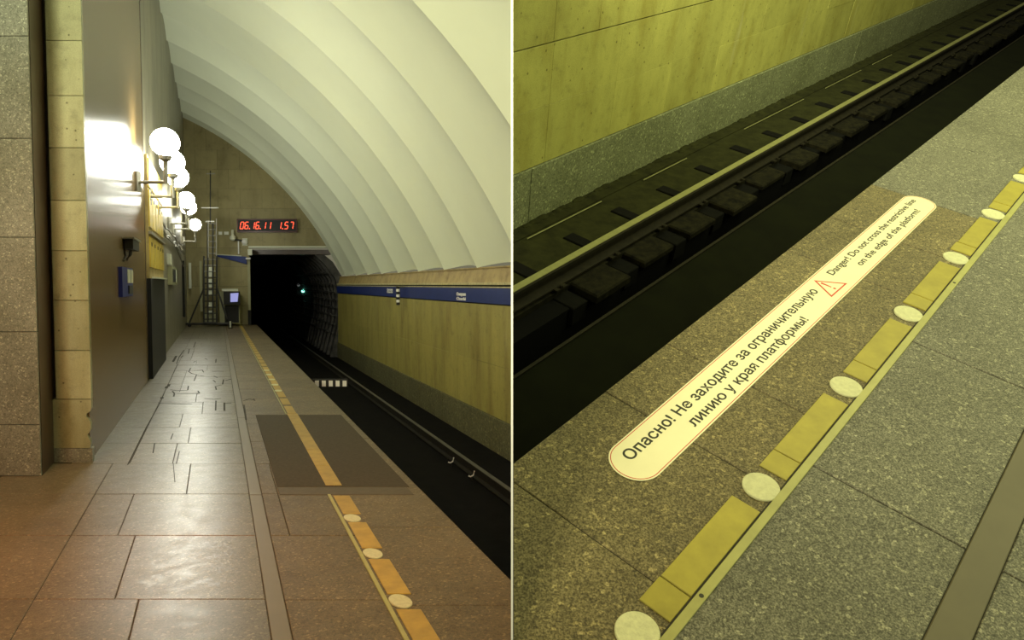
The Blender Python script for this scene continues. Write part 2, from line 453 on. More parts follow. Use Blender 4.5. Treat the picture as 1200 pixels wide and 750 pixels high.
ec2 = [2.2, 2.62, 3.51, 4.43] + [4.43 + .9 * i for i in range(1, 27)]
for i, b0 in enumerate(ec2):
    b1 = min(ec2[i + 1] if i + 1 < len(ec2) else END, END)
    if b0 >= END: break
    if 4.3 < b0 < 5.5:
        fslab(.295, .41, b0, b1, M['granite_edge_l']); fslab(.41, .86, b0, b1, M['granite_edge_l'])
    else: fslab(.295, .86, b0, b1, M['granite_edge_l'])
# cracks between broken tiles, each a thin dirt-filled groove
def crack(pts, wd=.012):
    bm = B(); P = [at_floor(*p) for p in pts]
    for p, q in zip(P, P[1:]):
        d = Vector((q[0] - p[0], q[1] - p[1], 0))
        if d.length < 1e-4: continue
        nn = Vector((-d.y, d.x, 0)).normalized() * wd * .5
        w2 = random.uniform(.6, 1.3)
        poly_prism(bm, [(p[0] + nn.x * w2, p[1] + nn.y * w2), (p[0] - nn.x, p[1] - nn.y), (q[0] - nn.x * w2, q[1] - nn.y * w2), (q[0] + nn.x, q[1] + nn.y)], .0008, .0022, lambda x, y, z: (x, y, z))
    link('floor_crack', bm, M['grout'], floor)
def z8(*pp): return [(170 + x * .16, 380 + y * .16) for x, y in pp]
for k in ([(335, 320), (320, 348), (345, 362), (378, 370), (358, 415)], [(378, 372), (430, 380)], [(318, 452), (312, 482)], [(225, 485), (310, 486)],
          [(200, 490), (215, 508), (210, 530)], [(230, 510), (395, 508)], [(388, 488), (398, 506)], [(435, 545), (505, 550), (555, 543)], [(520, 560), (516, 632)],
          [(580, 575), (582, 634)], [(580, 580), (632, 578)], [(505, 380), (530, 392)], [(500, 410), (515, 425)], [(575, 405), (568, 440)], [(590, 412), (630, 402)],
          [(515, 455), (522, 480)], [(518, 455), (560, 445)], [(520, 255), (518, 280)], [(440, 252), (455, 258)], [(355, 278), (370, 272)], [(325, 180), (316, 215)],
          [(370, 130), (355, 170)], [(100, 580), (345, 585)], [(185, 480), (230, 486)], [(720, 560), (765, 548), (800, 556)], [(795, 545), (803, 560)], [(725, 590), (740, 700)],
          [(240, 300), (560, 300)], [(360, 340), (420, 335), (428, 352)], [(490, 345), (575, 345)], [(230, 290), (250, 240), (285, 190)], [(280, 230), (262, 245)]):
    crack(z8(*k), .02)
for k in ([(120, 545), (175, 430)][::-1], [(165, 462), (158, 462)]): pass
crack([(205, 565 - 0), (203, 543)], .006)
def z3(*pp): return [(x * .2534, 370 + y * .2534) for x, y in pp]
for k in ([(715, 590), (708, 635)], [(800, 545), (790, 572)], [(830, 628), (815, 685)], [(590, 690), (680, 510), (740, 405)], [(740, 405), (765, 345), (820, 225)]): crack(z3(*k), .010)
bm = B()
for k in ([(160, 455), (152, 470)], [(175, 440), (165, 455)], [(228, 232), (236, 275)], [(125, 535), (118, 545)]):
    (x0, y0), (x1, y1) = z8(*k); p = at_floor(x0, y0); q = at_floor(x1, y1)
    bx(bm, p[0] - .02, p[0] + .025, q[1], p[1], .0008, .002)
link('joint_gap', bm, M['grout'], floor)

# asphalt patch lying on the platform
patch = empty('repair_patch', 'L', (.9, 6.9, 0), 'dark rectangular repair patch on the platform under the yellow line', 'floor patch')
slab(b_ := B(), .42, 1.40, 5.50, 8.57, -.002, .006, .003); link('patch_surface', b_, M['patch'], patch)
slab(b_ := B(), .42, 1.38, 5.29, 5.49, -.002, .005, .003); link('patch_border', b_, M['border'], patch)

# yellow line with discs, left
ws = empty('warning_line', 'L', (.85, 10, 0), 'orange-yellow line running the whole platform toward the dark tunnel mouth', 'warning line')
def lplate(b0, b1, a0=.800, a1=.915, z=.004, m='yellow_l', nm='yellow_plate'):
    link(nm, slab(B(), a0, a1, b0, b1, -.001, z, .0015), M[m], ws)
for (b0, b1) in ((2.55, 3.40), (3.575, 4.035), (4.21, 4.67), (4.845, 5.27)): lplate(b0, b1)
bb = 5.53
while bb < 8.6:
    lplate(bb, min(bb + .60, 8.64), .785, .905, .009); bb += .605
bb = 8.7
while bb < END - 1:
    lplate(bb, bb + .5, .80, .90); bb += .63
for bc in (3.49, 4.122, 4.757, 10.55, 11.18, 11.81, 12.44, 13.07):
    bm = B(); c = LPt(.842, bc, 0); disc(bm, (c.x, c.y), .054, .0, .006, 26, .002)
    for v in bm.verts: v.co.y = c.y + (v.co.y - c.y) * 1.4; v.co.x -= (v.co.y - c.y) * TP
    link('raised_disc', bm, M['disc'], ws, 'L', mapped=True)
bm = B(); bx(bm, .762, .783, 2.4, 5.29, -.001, .008); bx(bm, .772, .782, 8.65, 27, -.001, .005)
link('edge_bar', bm, M['bar'], ws)

# ------------------------------------------------------------------ track trench, left
AW = 4.5
tr = empty('floor', 'L', (3, 15, -1.25), kind='structure')
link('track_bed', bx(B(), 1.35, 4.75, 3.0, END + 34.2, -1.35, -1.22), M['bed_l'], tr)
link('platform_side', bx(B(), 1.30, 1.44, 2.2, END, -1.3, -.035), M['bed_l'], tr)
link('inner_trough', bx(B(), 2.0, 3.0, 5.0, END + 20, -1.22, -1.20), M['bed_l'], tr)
def rail_prof(h): # cross-section of a rail, foot at 0
    return [(-.065, 0), (.065, 0), (.065, .012), (.012, .03), (.012, h - .04), (.036, h - .03), (.036, h - .004), (.030, h), (-.030, h), (-.036, h - .004), (-.036, h - .03), (-.012, h - .04), (-.012, .03), (-.065, .012)]
for a0, lab in ((3.60, 'dull steel running rail in the left view, far one beside the ochre wall'), (1.98, 'dull steel running rail in the left view, near one under the platform edge')):
    r = empty('running_rail', 'L', (a0, 14, -1.2), lab, 'rail')
    link('rail_body', poly_prism(B(), rail_prof(.15), 4.0, END + 20, lambda p, q, s: (a0 + p, s, -1.2 + q)), M['rail_side'], r)
    link('rail_head', bx(B(), a0 - .033, a0 + .033, 4.0, END + 20, -1.051, -1.044), M['rail_l'], r)
for k, (x, y) in enumerate(((529, 540), (553, 556))):
    p = at_floor(x, y, -1.12); c = LPt(*p)
    o = empty('cable_clip', 'L', p, ('small white curved clip by the rail, nearer the picture edge' if k else 'small white curved clip by the rail, the farther of two'), 'clip')
    bm = B(); tube(bm, [c + Vector((-.05, 0, -.02)), c + Vector((-.015, 0, -.03)), c + Vector((.02, 0, -.01)), c + Vector((.035, 0, .05))], .011, 6)
    link('curved_tab', bm, M['white'], o, 'L', mapped=True)
    bm = B(); tube(bm, [c + Vector((.0, .0, -.09)), c + Vector((.0, 0, -.03))], .01, 6); link('stem', bm, M['dark_metal'], o, 'L', mapped=True)
# striped limit board
p0, p1 = at(366.5, 444.8, 12.2), at(407.5, 453.4, 12.2)
o = empty('limit_board', 'L', (p0[0], 12.2, p1[2]), 'short black and white striped board at the platform edge over the track', 'striped board')
link('board', bx(B(), p0[0] - .12, p1[0], 12.2, 12.22, p1[2], p0[2] + .01), M['black'], o)
for k in range(5):
    x0 = 369.0 + k * 8.1; q0 = at(x0, 446, 12.2); q1 = at(x0 + 4.6, 452.8, 12.2)
    link('white_stripe', bx(B(), q0[0], q1[0], 12.190, 12.199, q1[2], q0[2]), M['white'], o)
link('bracket', bx(B(), 1.42, 1.50, 12.2, 12.26, -.5, -.06), M['dark_metal'], o)

# ------------------------------------------------------------------ track-side wall, left view
wr = empty('wall_right', 'L', (AW, 18, -1.2), kind='structure')
WB0 = 10.6
link('wall_core', bx(B(), AW + .05, AW + .45, WB0, END, -1.35, 1.50), M['grout'], wr)
fw = lambda p, q, r: (AW + r, p, q)
bs = WB0; i = 0
rnd = random.Random(3)
while bs < END - .05:
    be = min(bs + .86, END)
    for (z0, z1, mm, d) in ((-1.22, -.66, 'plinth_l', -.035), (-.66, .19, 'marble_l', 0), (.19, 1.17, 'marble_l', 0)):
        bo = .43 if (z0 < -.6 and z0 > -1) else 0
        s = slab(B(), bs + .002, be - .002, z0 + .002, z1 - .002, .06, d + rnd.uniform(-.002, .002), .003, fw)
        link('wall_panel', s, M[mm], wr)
    bs = be; i += 1
sb = empty('sign_band', 'L', (AW, 18, 1.19), 'long blue band with white station name along the ochre track wall', 'sign band')
link('band_panel', bx(B(), AW - .03, AW + .05, WB0, END - .02, 1.19, 1.445), M['blue'], sb)
link('band_rim', bx(B(), AW - .035, AW + .05, WB0, END - .02, 1.447, 1.466), M['lip'], sb)
for (x0, x1, yt, ym, yb) in ((535, 545.5, 342.2, 346.5, 352.5), (453.5, 460, 337.3, 340.5, 344)):
    A0 = at_wall(x0, ym, AW - .035); A1 = at_wall(x1, ym, AW - .035)
    b0, b1 = A0[1], A1[1]       # b1 is nearer
    for (txt, yb_, h) in (('Озерки', ym, (yb - yt) * .36), ('Ozerki', yb - .8, (yb - yt) * .36)):
        zz = at_wall((x0 + x1) / 2, yb_, AW - .035)[2]; hh = h * (b0 + b1) / 2 / F_PX
        bm = text_bm(txt, 1.0, hh, lambda x, y, z: (AW - .031 - z * 3, b0 + (b1 - b0) * x, zz + y), .002, .03)
        link('lettering', bm, M['white'], sb)
# cornice
co_ = empty('trim_1', 'L', (AW, 18, 1.47), kind='structure')
link('cornice_panel', poly_prism(B(), [(AW + .02, 1.53), (AW + .10, 1.78), (AW + .5, 1.78), (AW + .5, 1.53)], WB0, END, lambda p, q, r: (p, r, q)), M['cornice'], co_)
link('cornice_lip', bx(B(), AW - .03, AW + .3, WB0, END, 1.495, 1.535), M['lip'], co_)
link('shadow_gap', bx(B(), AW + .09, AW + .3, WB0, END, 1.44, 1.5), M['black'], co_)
link('cornice_top', bx(B(), AW + .07, AW + .5, WB0, END, 1.775, 1.80), M['cornice'], co_)
# striped pole
pt, pb = at_wall(466.5, 335.5, AW - .2), at_wall(466.5, 357.5, AW - .2)
o = empty('striped_marker', 'L', (AW - .2, pb[1], pb[2]), 'small vertical black and white striped rod hanging before the blue band', 'marker rod')
nst = 7
c = LPt(*pb); hh = (pt[2] - pb[2]) / nst
for k in range(nst):
    bm = B(); tube(bm, [c + Vector((0, 0, hh * k)), c + Vector((0, 0, hh * (k + 1)))], .042, 10)
    link('stripe', bm, M['black'] if k % 2 == 0 else M['white'], o, 'L', mapped=True)
link('arm', bx(B(), AW - .2, AW + .02, pb[1] - .012, pb[1] + .012, pt[2] - .03, pt[2]), M['dark_metal'], o)

# ------------------------------------------------------------------ ribbed vault
CA, CZ, RV = -5.8, -2.78, 11.3
bm = B()
f0 = math.asin((1.79 - CZ) / RV); f1 = math.radians(69)
NA = 44; PITCHV = 1.9; NS = 10; DV = .17
cols = []
bcur = 13.1 - PITCHV * 6
k = 0
while bcur < END + .01:
    t = (k % NS) / NS
    dr = DV * math.sin(math.pi * t) ** .8 if t > 0 else 0.0
    cols.append([bm.verts.new((CA + (RV + dr) * math.cos(f0 + (f1 - f0) * j / NA), bcur, CZ + (RV + dr) * math.sin(f0 + (f1 - f0) * j / NA))) for j in range(NA + 1)])
    bcur += PITCHV / NS; k += 1
for c0, c1 in zip(cols, cols[1:]):
    for j in range(NA): bm.faces.new((c0[j], c0[j + 1], c1[j + 1], c1[j]))
for e in bm.edges: e.smooth = True
for ci in range(0, len(cols), NS):
    vs = set(cols[ci])
    for v in cols[ci]:
        for e in v.link_edges:
            if e.other_vert(v) in vs: e.smooth = False
vault = link('ceiling', bm, M['vault'], None, 'L', smooth=True)
st(vault)

# ------------------------------------------------------------------ end wall with the tunnel mouth
fe = lambda p, q, r: (p, r, q)
arch = []
for j in range(0, 25):
    ph = f0 + (f1 - f0) * j / 24
    arch.append((CA + (RV + .2) * math.cos(ph), CZ + (RV + .2) * math.sin(ph)))
arch = [p for p in arch if p[1] > 2.87]
wb = empty('wall_back', 'L', (0, END, 0), kind='structure')
bm = B()
outer = [(-1.5, -1.3), (1.24, -1.3), (1.24, 2.87), (4.3, 2.87)] + arch + [(-1.5, arch[-1][1])]
poly_prism(bm, outer, END + .03, END + .5, fe); link('wall_core', bm, M['grout'], wb)
# stone courses, clipped under the vault
def archz(a):
    return CZ + math.sqrt(max(0, (RV + .15) ** 2 - (a - CA) ** 2))
zz = 0.0; row = 0
def arch_a(z): return CA + math.sqrt(max(0, (RV + .15) ** 2 - (z - CZ) ** 2))
cuts_z = [0, .72, 1.44, 2.16, 2.87, 3.6, 4.32, 5.04, 5.76, 6.48, 7.2, 7.9]
for row, (z0, z1) in enumerate(zip(cuts_z, cuts_z[1:])):
    a0 = -1.54 + (row % 2) * .41
    while a0 < 4.8:
        L0, L1 = max(a0, -1.14) + .003, a0 + .82 - .003
        a0 += .82
        if z1 <= 2.88: L1 = min(L1, 1.235)
        L1 = min(L1, arch_a(z0 + .003))
        if L1 - L0 < .04: continue
        g = .003; n = 6
        top = [(L0 + (L1 - L0) * k / n, max(z0 + g, min(z1 - g, archz(L0 + (L1 - L0) * k / n)))) for k in range(n, -1, -1)]
        pts = [(L0, z0 + g), (L1, z0 + g)] + [p for p in top if p[1] > z0 + g + .004]
        if len(pts) < 3: continue
        link('stone_tile', poly_prism(B(), pts, END, END + .05, lambda p, q, r: (p, r, q)), M['end_wall'], wb)
link('lintel_strip', bx(B(), 1.2, 4.15, END - .05, END + .02, 2.86, 2.93), M['pale'], wb)
link('lintel_soffit', bx(B(), 1.26, 4.3, END + .02, END + .9, 2.62, 2.80), M['side_dark'], wb)
link('jamb', bx(B(), 1.16, 1.25, END - .04, END + .02, .25, 2.5), M['beige'], wb)
link('jamb_foot', bx(B(), 1.14, 1.26, END - .05, END + .02, 0, .55), M['dark_metal'], wb)
# tunnel tube beyond
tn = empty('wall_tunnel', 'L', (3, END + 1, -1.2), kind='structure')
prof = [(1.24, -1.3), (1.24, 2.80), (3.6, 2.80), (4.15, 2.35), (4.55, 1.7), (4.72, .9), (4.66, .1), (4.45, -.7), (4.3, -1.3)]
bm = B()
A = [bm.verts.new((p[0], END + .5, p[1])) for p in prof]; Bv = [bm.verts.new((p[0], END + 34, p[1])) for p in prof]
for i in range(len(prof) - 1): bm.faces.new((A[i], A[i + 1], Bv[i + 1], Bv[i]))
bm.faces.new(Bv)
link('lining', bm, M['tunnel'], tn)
side = prof[2:]
for k in range(9):
    b0 = END + .12 + k * .95
    bm = B()
    ins = [(p[0] - .10 * (1 if p[0] > 3.7 else .3), p[1] - (.10 if p[1] > 2.3 else 0)) for p in side]
    vs = [[bm.verts.new((q[0], bb_, q[1])) for q in ins] + [bm.verts.new((q[0] + .2, bb_, q[1])) for q in side[::-1]] for bb_ in (b0, b0 + .16)]
    n = len(vs[0])
    bm.faces.new(vs[0]); bm.faces.new(vs[1][::-1])
    for i in range(n): bm.faces.new((vs[0][i], vs[0][(i + 1) % n], vs[1][(i + 1) % n], vs[1][i]))
    link('lining_rib', bm, M['rib'], tn)
for j, (a0, z0) in enumerate(((4.30, 1.55), (4.38, 1.25), (4.44, .95), (4.48, .65), (4.46, .35), (4.40, .02), (4.33, -.3), (4.1, 2.0))):
    bm = B(); pts = []
    for q in range(18):
        bq = END + .1 + q * .9
        pts.append(LPt(a0 + .02 * math.sin(q * 2.1 + j), bq, z0 - .05 * abs(math.sin(q * math.pi / 2))))
    tube(bm, pts, .028, 6); link('tunnel_cable', bm, M['cable'], tn, 'L', mapped=True)
# signal deep in the tunnel
c = LPt(*at(355, 341, 40)); c2 = LPt(*at(350, 334, 40.1))
o = empty('track_signal', 'W', (c.x, c.y, -1.2), 'tiny green signal light glowing deep inside the dark tunnel', 'signal')
bm = B(); bx(bm, c2.x - .1, c.x + .12, c.y + .06, c.y + .2, c.z - .2, c2.z + .2); link('signal_box', bm, M['black'], o, 'W', mapped=True)
bm = B(); tube(bm, [(c.x, c.y + .12, -1.2), (c.x, c.y + .12, c.z - .2)], .04, 8); link('post', bm, M['black'], o, 'W', mapped=True)
ball(b_ := B(), c, .085, 12, 8); link('green_lens', b_, M['signal'], o, 'W', mapped=True)
ball(b_ := B(), c2, .09, 12, 8); link('dim_lens', b_, M['signal_dim'], o, 'W', mapped=True)

# ------------------------------------------------------------------ left wall and pillars
AL = -1.10
wl = empty('wall_left', 'L', (AL, 15, 0), kind='structure')
TOPZ = CZ + math.sqrt(RV ** 2 - (AL - CA) ** 2) + .25
link('polished_panel', bx(B(), -1.38, AL, 6.33, 11.75, 0, TOPZ), M['brown'], wl)
link('far_wall', bx(B(), -1.40, AL - .03, 11.75, END, 0, TOPZ), M['grey_wall'], wl)
link('end_strip', bx(B(), AL - .05, AL + .004, 11.68, 11.77, 0, TOPZ), M['side_dark'], wl)
link('pillar_core', bx(B(), -2.6, -1.42, 5.88, 6.6, 0, 7.5), M['grout'], wl)
link('pillar_side', bx(B(), -1.425, -1.40, 5.86, 6.4, 0, 7.5), M['side_dark'], wl)
link('pillar_core', bx(B(), -1.42, -1.12, 6.36, 6.7, 0, 7.5), M['grout'], wl)
zs = [0, .405, 1.133, 1.865, 2.621, 3.394, 4.15, 4.9, 5.65, 6.4]
for z0, z1 in zip(zs, zs[1:]):
    for a0, a1 in ((-2.1, -1.402), (-2.8, -2.1)):
        link('stone_block', slab(B(), a0 + .002, a1 - .002, z0 + .002, z1 - .002, 5.90, 5.82, .004, lambda p, q, r: (p, r, q)), M['pillar_granite'], wl)
zs = [.12, .535, .946, 1.368, 1.781, 2.198, 2.633, 3.059, 3.506, 3.94, 4.37, 4.8, 5.23, 5.66, 6.1]
rnd = random.Random(11)
for z0, z1 in zip(zs, zs[1:]):
    if z0 == .12:                     # chipped right edge
        pts = [(-1.40, z0 + .002), (-1.095, z0 + .002), (-1.088, .17), (-1.10, .20), (-1.115, .235), (-1.088, .27), (-1.084, .33), (-1.10, .37), (-1.118, .385), (-1.116, .415), (-1.09, .43), (-1.076, .46), (-1.076, z1 - .002), (-1.40, z1 - .002)]
        bm = poly_prism(B(), pts, 6.28, 6.36, lambda p, q, r: (p, r, q))
    else: bm = slab(B(), -1.37, -1.074, z0 + .002, z1 - .002, 6.36, 6.28, .004, lambda p, q, r: (p, r, q))
    link('stone_tile', bm, M['pillar_marble'], wl)
link('pillar_foot', bx(B(), -1.40, -1.074, 6.275, 6.37, 0, .118), M['pillar_granite'], wl)

# ------------------------------------------------------------------ globe lamps
lamps = [(10.5, 'largest'), (12.2, ''), (13.9, ''), (17.6, ''), (19.3, ''), (24.8, '')]
lab = ['large lit white globe lamp on a wall arm, nearest the brown wall panel',
       'lit globe lamp overlapped by the nearest one, second along the left wall',
       'lit globe lamp third along the left wall, just below the overlapping pair',
       'lit globe lamp fourth along the left wall, standing clear below the upper cluster',
       'lit globe lamp fifth along the left wall, peeking out behind the fourth',
       'farthest lit globe lamp on the left wall, beside the lattice mast']
for (b0, _), lb in zip(lamps, lab):
    c = LPt(-.68, b0, 3.47); wp = LPt(AL, b0, 2.92)
    o = empty('globe_lamp', 'W', (wp.x, wp.y, 2.92), lb, 'lamp', 'globe lamps along the left wall')
    ball(b_ := B(), c, .19, 28, 16); g = link('globe', b_, M['globe'], o, 'W', mapped=True, smooth=True)
    bm = B(); tube(bm, [(wp.x, wp.y, 2.92), (c.x, wp.y, 2.92)], .024, 10); link('arm', bm, M['metal'], o, 'W', mapped=True)
    bm = B(); tube(bm, [(c.x, c.y, 2.90), (c.x, c.y, 3.2), (c.x, c.y, 3.23), (c.x, c.y, 3.28)], [.03, .03, .075, .09], 12); link('stem', bm, M['metal'], o, 'W', mapped=True)
    bm = B(); bx(bm, wp.x - .01, wp.x + .05, wp.y - .06, wp.y + .06, 2.79, 3.07); link('wall_plate', bm, M['metal'], o, 'W', mapped=True)

# ------------------------------------------------------------------ things on the left wall
def wbox(name, b0, b1, z0, z1, d0, d1, m, parent, ch=0):
    return link(name, bx(B(), AL + d0, AL + d1, b0, b1, z0, z1), M[m], parent)
o = empty('alarm_box', 'L', (AL, 8.9, 1.35), 'dark blue double call box on the polished brown wall', 'call box')
wbox('case', 8.42, 9.46, 1.36, 1.70, 0, .045, 'bluebox', o)
wbox('panel', 8.9, 9.12, 1.52, 1.68, .045, .055, 'pale', o)
wbox('panel', 9.2, 9.42, 1.52, 1.68, .045, .055, 'pale', o)
wbox('handset', 8.95, 9.36, 1.39, 1.49, .045, .06, 'dark_metal', o)
o = empty('loudspeaker', 'L', (AL, 9.2, 1.85), 'small brown horn speaker on a bracket above the blue box', 'loudspeaker')
c = LPt(AL, 9.2, 1.95)
wbox('body', 8.9, 9.6, 1.92, 2.04, .02, .12, 'dark_metal', o)
wbox('hood', 8.85, 9.65, 2.04, 2.06, .0, .14, 'metal', o)
bm = B(); tube(bm, [LPt(AL, 9.2, 1.80), LPt(AL + .05, 9.2, 1.86), LPt(AL + .06, 9.2, 1.94)], .018, 8); link('bracket', bm, M['dark_metal'], o, 'L', mapped=True)
bm = B(); tube(bm, [LPt(AL + .005, 9.0, 1.92), LPt(AL + .005, 9.05, 1.84), LPt(AL + .005, 8.9, 1.78)], .012, 6); link('cable', bm, M['dark_metal'], o, 'L', mapped=True)

# yellow slatted cupboards and the dark cupboard under them
o = empty('relay_cabinet', 'L', (AL, 13.6, 0), 'dark floor-standing cabinet with yellow slatted doors above, past the brown wall', 'cabinet')
CB0, CB1 = 11.9, 15.0
link('cabinet_body', bx(B(), AL - .02, AL + .06, CB0, CB1, .0, 1.60), M['black'], o)
link('mid_body', bx(B(), AL - .02, AL + .04, CB0, CB1, 1.60, 3.55), M['cornice'], o)
link('ledge', bx(B(), AL, AL + .12, CB0 + .4, CB1, 1.60, 1.625), M['pale'], o)
for (z0, z1) in ((1.78, 2.26), (2.42, 3.0), (3.05, 3.5)):
    for k in range(5):
        b0 = CB0 + .05 + k * .62
        s = link('yellow_door', bx(B(), AL + .04, AL + .06, b0, b0 + .56, z0, z1), M['yellow_lock'], o)
        if z0 < 3: link('keyhole', bx(B(), AL + .06, AL + .066, b0 + .2, b0 + .32, z1 - .14, z1 - .08), M['black'], s)
wbox('shelf_rail', CB0, CB1, 2.30, 2.34, .03, .09, 'metal', o)
o = empty('wall_cabinet', 'L', (AL, 18.4, 1.5), 'small framed glass-fronted wall cabinet beyond the yellow doors', 'wall cabinet')
wbox('frame', 17.4, 19.6, 1.50, 1.93, -.03, .07, 'beige', o)
wbox('glass_panel', 17.7, 19.3, 1.56, 1.87, .07, .075, 'dark_metal', o)
wbox('door_strip', 18.9, 19.1, 1.56, 1.87, .075, .085, 'pale', o)
for (x, y0, y1, m, w_, lb, nm) in ((215.5, 306, 372, 'dark_metal', .16, 'thin dark vertical post on the left wall before the mast', 'cable_duct'),
                         (222.5, 308, 338, 'pale', .3, 'short pale vertical light strip on the left wall', 'light_strip'),
                         (235, 306, 365, 'beige', .3, 'tall beige pipe on the left wall directly behind the mast', 'wall_pipe'),
                         (199, 298, 310, 'pale', .5, 'tiny pale conduit above the framed wall cabinet', 'conduit')):
    p = at_wall(x if x < 230 else 226.8, (y0 + y1) / 2, AL + .02) if x < 226 else None
    if p is None or p[1] > 27.5:
        q0, q1 = at(x, y0, 27.6), at(x, y1, 27.6); bmx = bx(B(), q0[0] - .045, q0[0] + .045, 27.55, 27.65, max(q1[2], 0), q0[2]); 
        org = (q0[0], 27.6, max(q1[2], 0))
    else:
        q0, q1 = at_wall(x, y0, AL + .02), at_wall(x, y1, AL + .02)
        bmx = bx(B(), AL - .03, AL + .05, p[1] - w_ / 2, p[1] + w_ / 2, max(q1[2], 0), q0[2]); org = (AL, p[1], max(q1[2], 0))
    tag(link(nm, bmx, M[m], None, 'L', org), lb, nm.replace('_', ' '))
# loose cables and ducts along the upper wall
bm = B()
for z0, am in ((2.75, .05), (2.55, .04), (2.62, .10)):
    tube(bm, [LPt(AL + .03, 15.2 + q * .9, z0 - am * math.sin(q * 1.3) ** 2) for q in range(12)], .02, 6)
tube(bm, [LPt(AL + .06, 19.5 + q * .7, 2.5 - q * .07) for q in range(7)], .02, 6)
tag(link('cable_run', bm, M['metal'], None, 'L', (AL, 20, 2.5), mapped=True), 'slack grey cables strung along the left wall under the lamps', 'cables')

# ------------------------------------------------------------------ lattice mast on a wheeled base
BM_ = 26.6
def W(x, y, b=BM_): return LPt(*at(x, y, b))
def rod(nm, pts, r, m, par, b=BM_):
    bm = B(); tube(bm, [W(x, y, b) for x, y in pts], r, 6); return link(nm, bm, M[m], par, 'L', mapped=True)
base = at(248, 380, BM_)
o = empty('access_mast', 'L', (base[0], BM_, 0), 'tall grey lattice access mast on a low braced base near the end wall', 'access mast')
for x in (239, 243.5, 249.5, 254): rod('upright', [(x, 378), (x, 300 if x in (239, 254) else 262)], .03, 'dark_metal', o)
rod('upright', [(244, 302), (244, 258)], .022, 'metal', o); rod('upright', [(253.5, 302), (253.5, 256)], .022, 'metal', o)
for y in range(262, 376, 7): rod('rung', [(239 if y > 300 else 243.5, y), (254, y)], .022, 'metal' if y < 320 else 'dark_metal', o)
rod('top_rod', [(246.5, 262), (246.5, 200)], .02, 'dark_metal', o)
for (x0, x1, y) in ((242, 252, 203.5), (236, 256, 243.5), (241, 251, 259.5)): rod('cross_arm', [(x0, y), (x1, y)], .022, 'white' if y > 240 else 'metal', o)
rod('brace', [(222, 378), (239, 338)], .03, 'dark_metal', o); rod('brace', [(266, 374), (254.5, 338)], .03, 'dark_metal', o)
rod('base_beam', [(218, 379.5), (272, 379.5)], .045, 'dark_metal', o)
rod('base_beam', [(239, 379), (254, 379)], .06, 'dark_metal', o)
for y0, y1 in ((313, 325), (327, 337), (339, 345), (354, 361), (364, 368)):
    p, q = at(244, y0, BM_ + .05), at(249, y1, BM_ + .05)
    link('pale_panel', bx(B(), p[0], q[0], BM_ + .02, BM_ + .06, q[2], p[2]), M['pale'], o)
p, q = at(240, 366, BM_ + .1), at(254, 377, BM_ + .1); link('foot_plate', bx(B(), p[0], q[0], BM_ + .08, BM_ + .12, max(q[2], .03), p[2]), M['beige'], o)
for x in (222, 270): 
    p = W(x, 381); bm = B(); tube(bm, [(p.x, p.y - .03, .06), (p.x, p.y + .03, .06)], .06, 12); link('wheel', bm, M['black'], o, 'L', mapped=True)
    rod('caster_stem', [(x, 379), (x, 381)], .02, 'dark_metal', o)

# ------------------------------------------------------------------ things at the end wall
def ebox(nm, x0, y0, x1, y1, m, par, b0=END - .02, b1=END + .0):
    p, q = at(x0, y0, b0), at(x1, y1, b0)
    return link(nm, bx(B(), p[0], q[0], b0, b1, max(q[2], 0.001), p[2]), M[m], par)
p = at(313, 272, END - .1)
ck = empty('digital_clock', 'L', (p[0], END - .1, p[2]), 'long dark clock above the tunnel mouth with glowing red digits 06.16.11 1.57', 'clock')
ebox('clock_case', 277.5, 256.5, 348.5, 272.3, 'clock_case', ck, END - .12, END)
ebox('black_panel', 279, 258, 347, 270.8, 'black', ck, END - .124, END - .12)
SEG = {'0': 'abcdef', '1': 'bc', '5': 'acdfg', '6': 'acdefg', '7': 'abc'}
bd = END - .128
def digit(ch, x0, x1, y0=260.3, y1=268.2, t=.95):
    bm = B(); h = y1 - y0; sl = 1.2
    def sk(x, y): return (x + sl * (y1 - y) / h, y)
    def q(xa, ya, xb, yb, vert):
        a_ = [(xa - t / 2, ya + .3), (xa + t / 2, ya + .3), (xb + t / 2, yb - .3), (xb - t / 2, yb - .3)] if vert else [(xa + .2, ya - t / 2), (xb - .2, ya - t / 2), (xb - .2, ya + t / 2), (xa + .2, ya + t / 2)]
        P = [at(*sk(*p_), bd) for p_ in a_]
        poly_prism(bm, [(p_[0], p_[2]) for p_ in P], bd, bd + .004, lambda u, v, r: (u, r, v))
    ym = (y0 + y1) / 2
    D = {'a': (x0, y0, x1, y0, 0), 'g': (x0, ym, x1, ym, 0), 'd': (x0, y1, x1, y1, 0), 'f': (x0, y0, x0, ym, 1), 'e': (x0, ym, x0, y1, 1), 'b': (x1, y0, x1, ym, 1), 'c': (x1, ym, x1, y1, 1)}
    for s_ in SEG[ch]: q(*D[s_])
    link('digit', bm, M['led'], ck)
for ch, x0, x1 in (('0', 281.2, 284.8), ('6', 286.6, 290.2), ('1', 294, 297.4), ('6', 299.4, 303), ('1', 307, 310.6), ('1', 313, 316.6), ('1', 326, 328.8), ('5', 333.3, 336.9), ('7', 339.5, 343)):
    digit(ch, x0, x1)
for x in (292.3, 305.0, 331.2):
    p, q = at(x - .6, 267.4, bd), at(x + .6, 268.6, bd)
    link('dot', bx(B(), p[0], q[0], bd, bd + .004, q[2], p[2]), M['led'], ck)

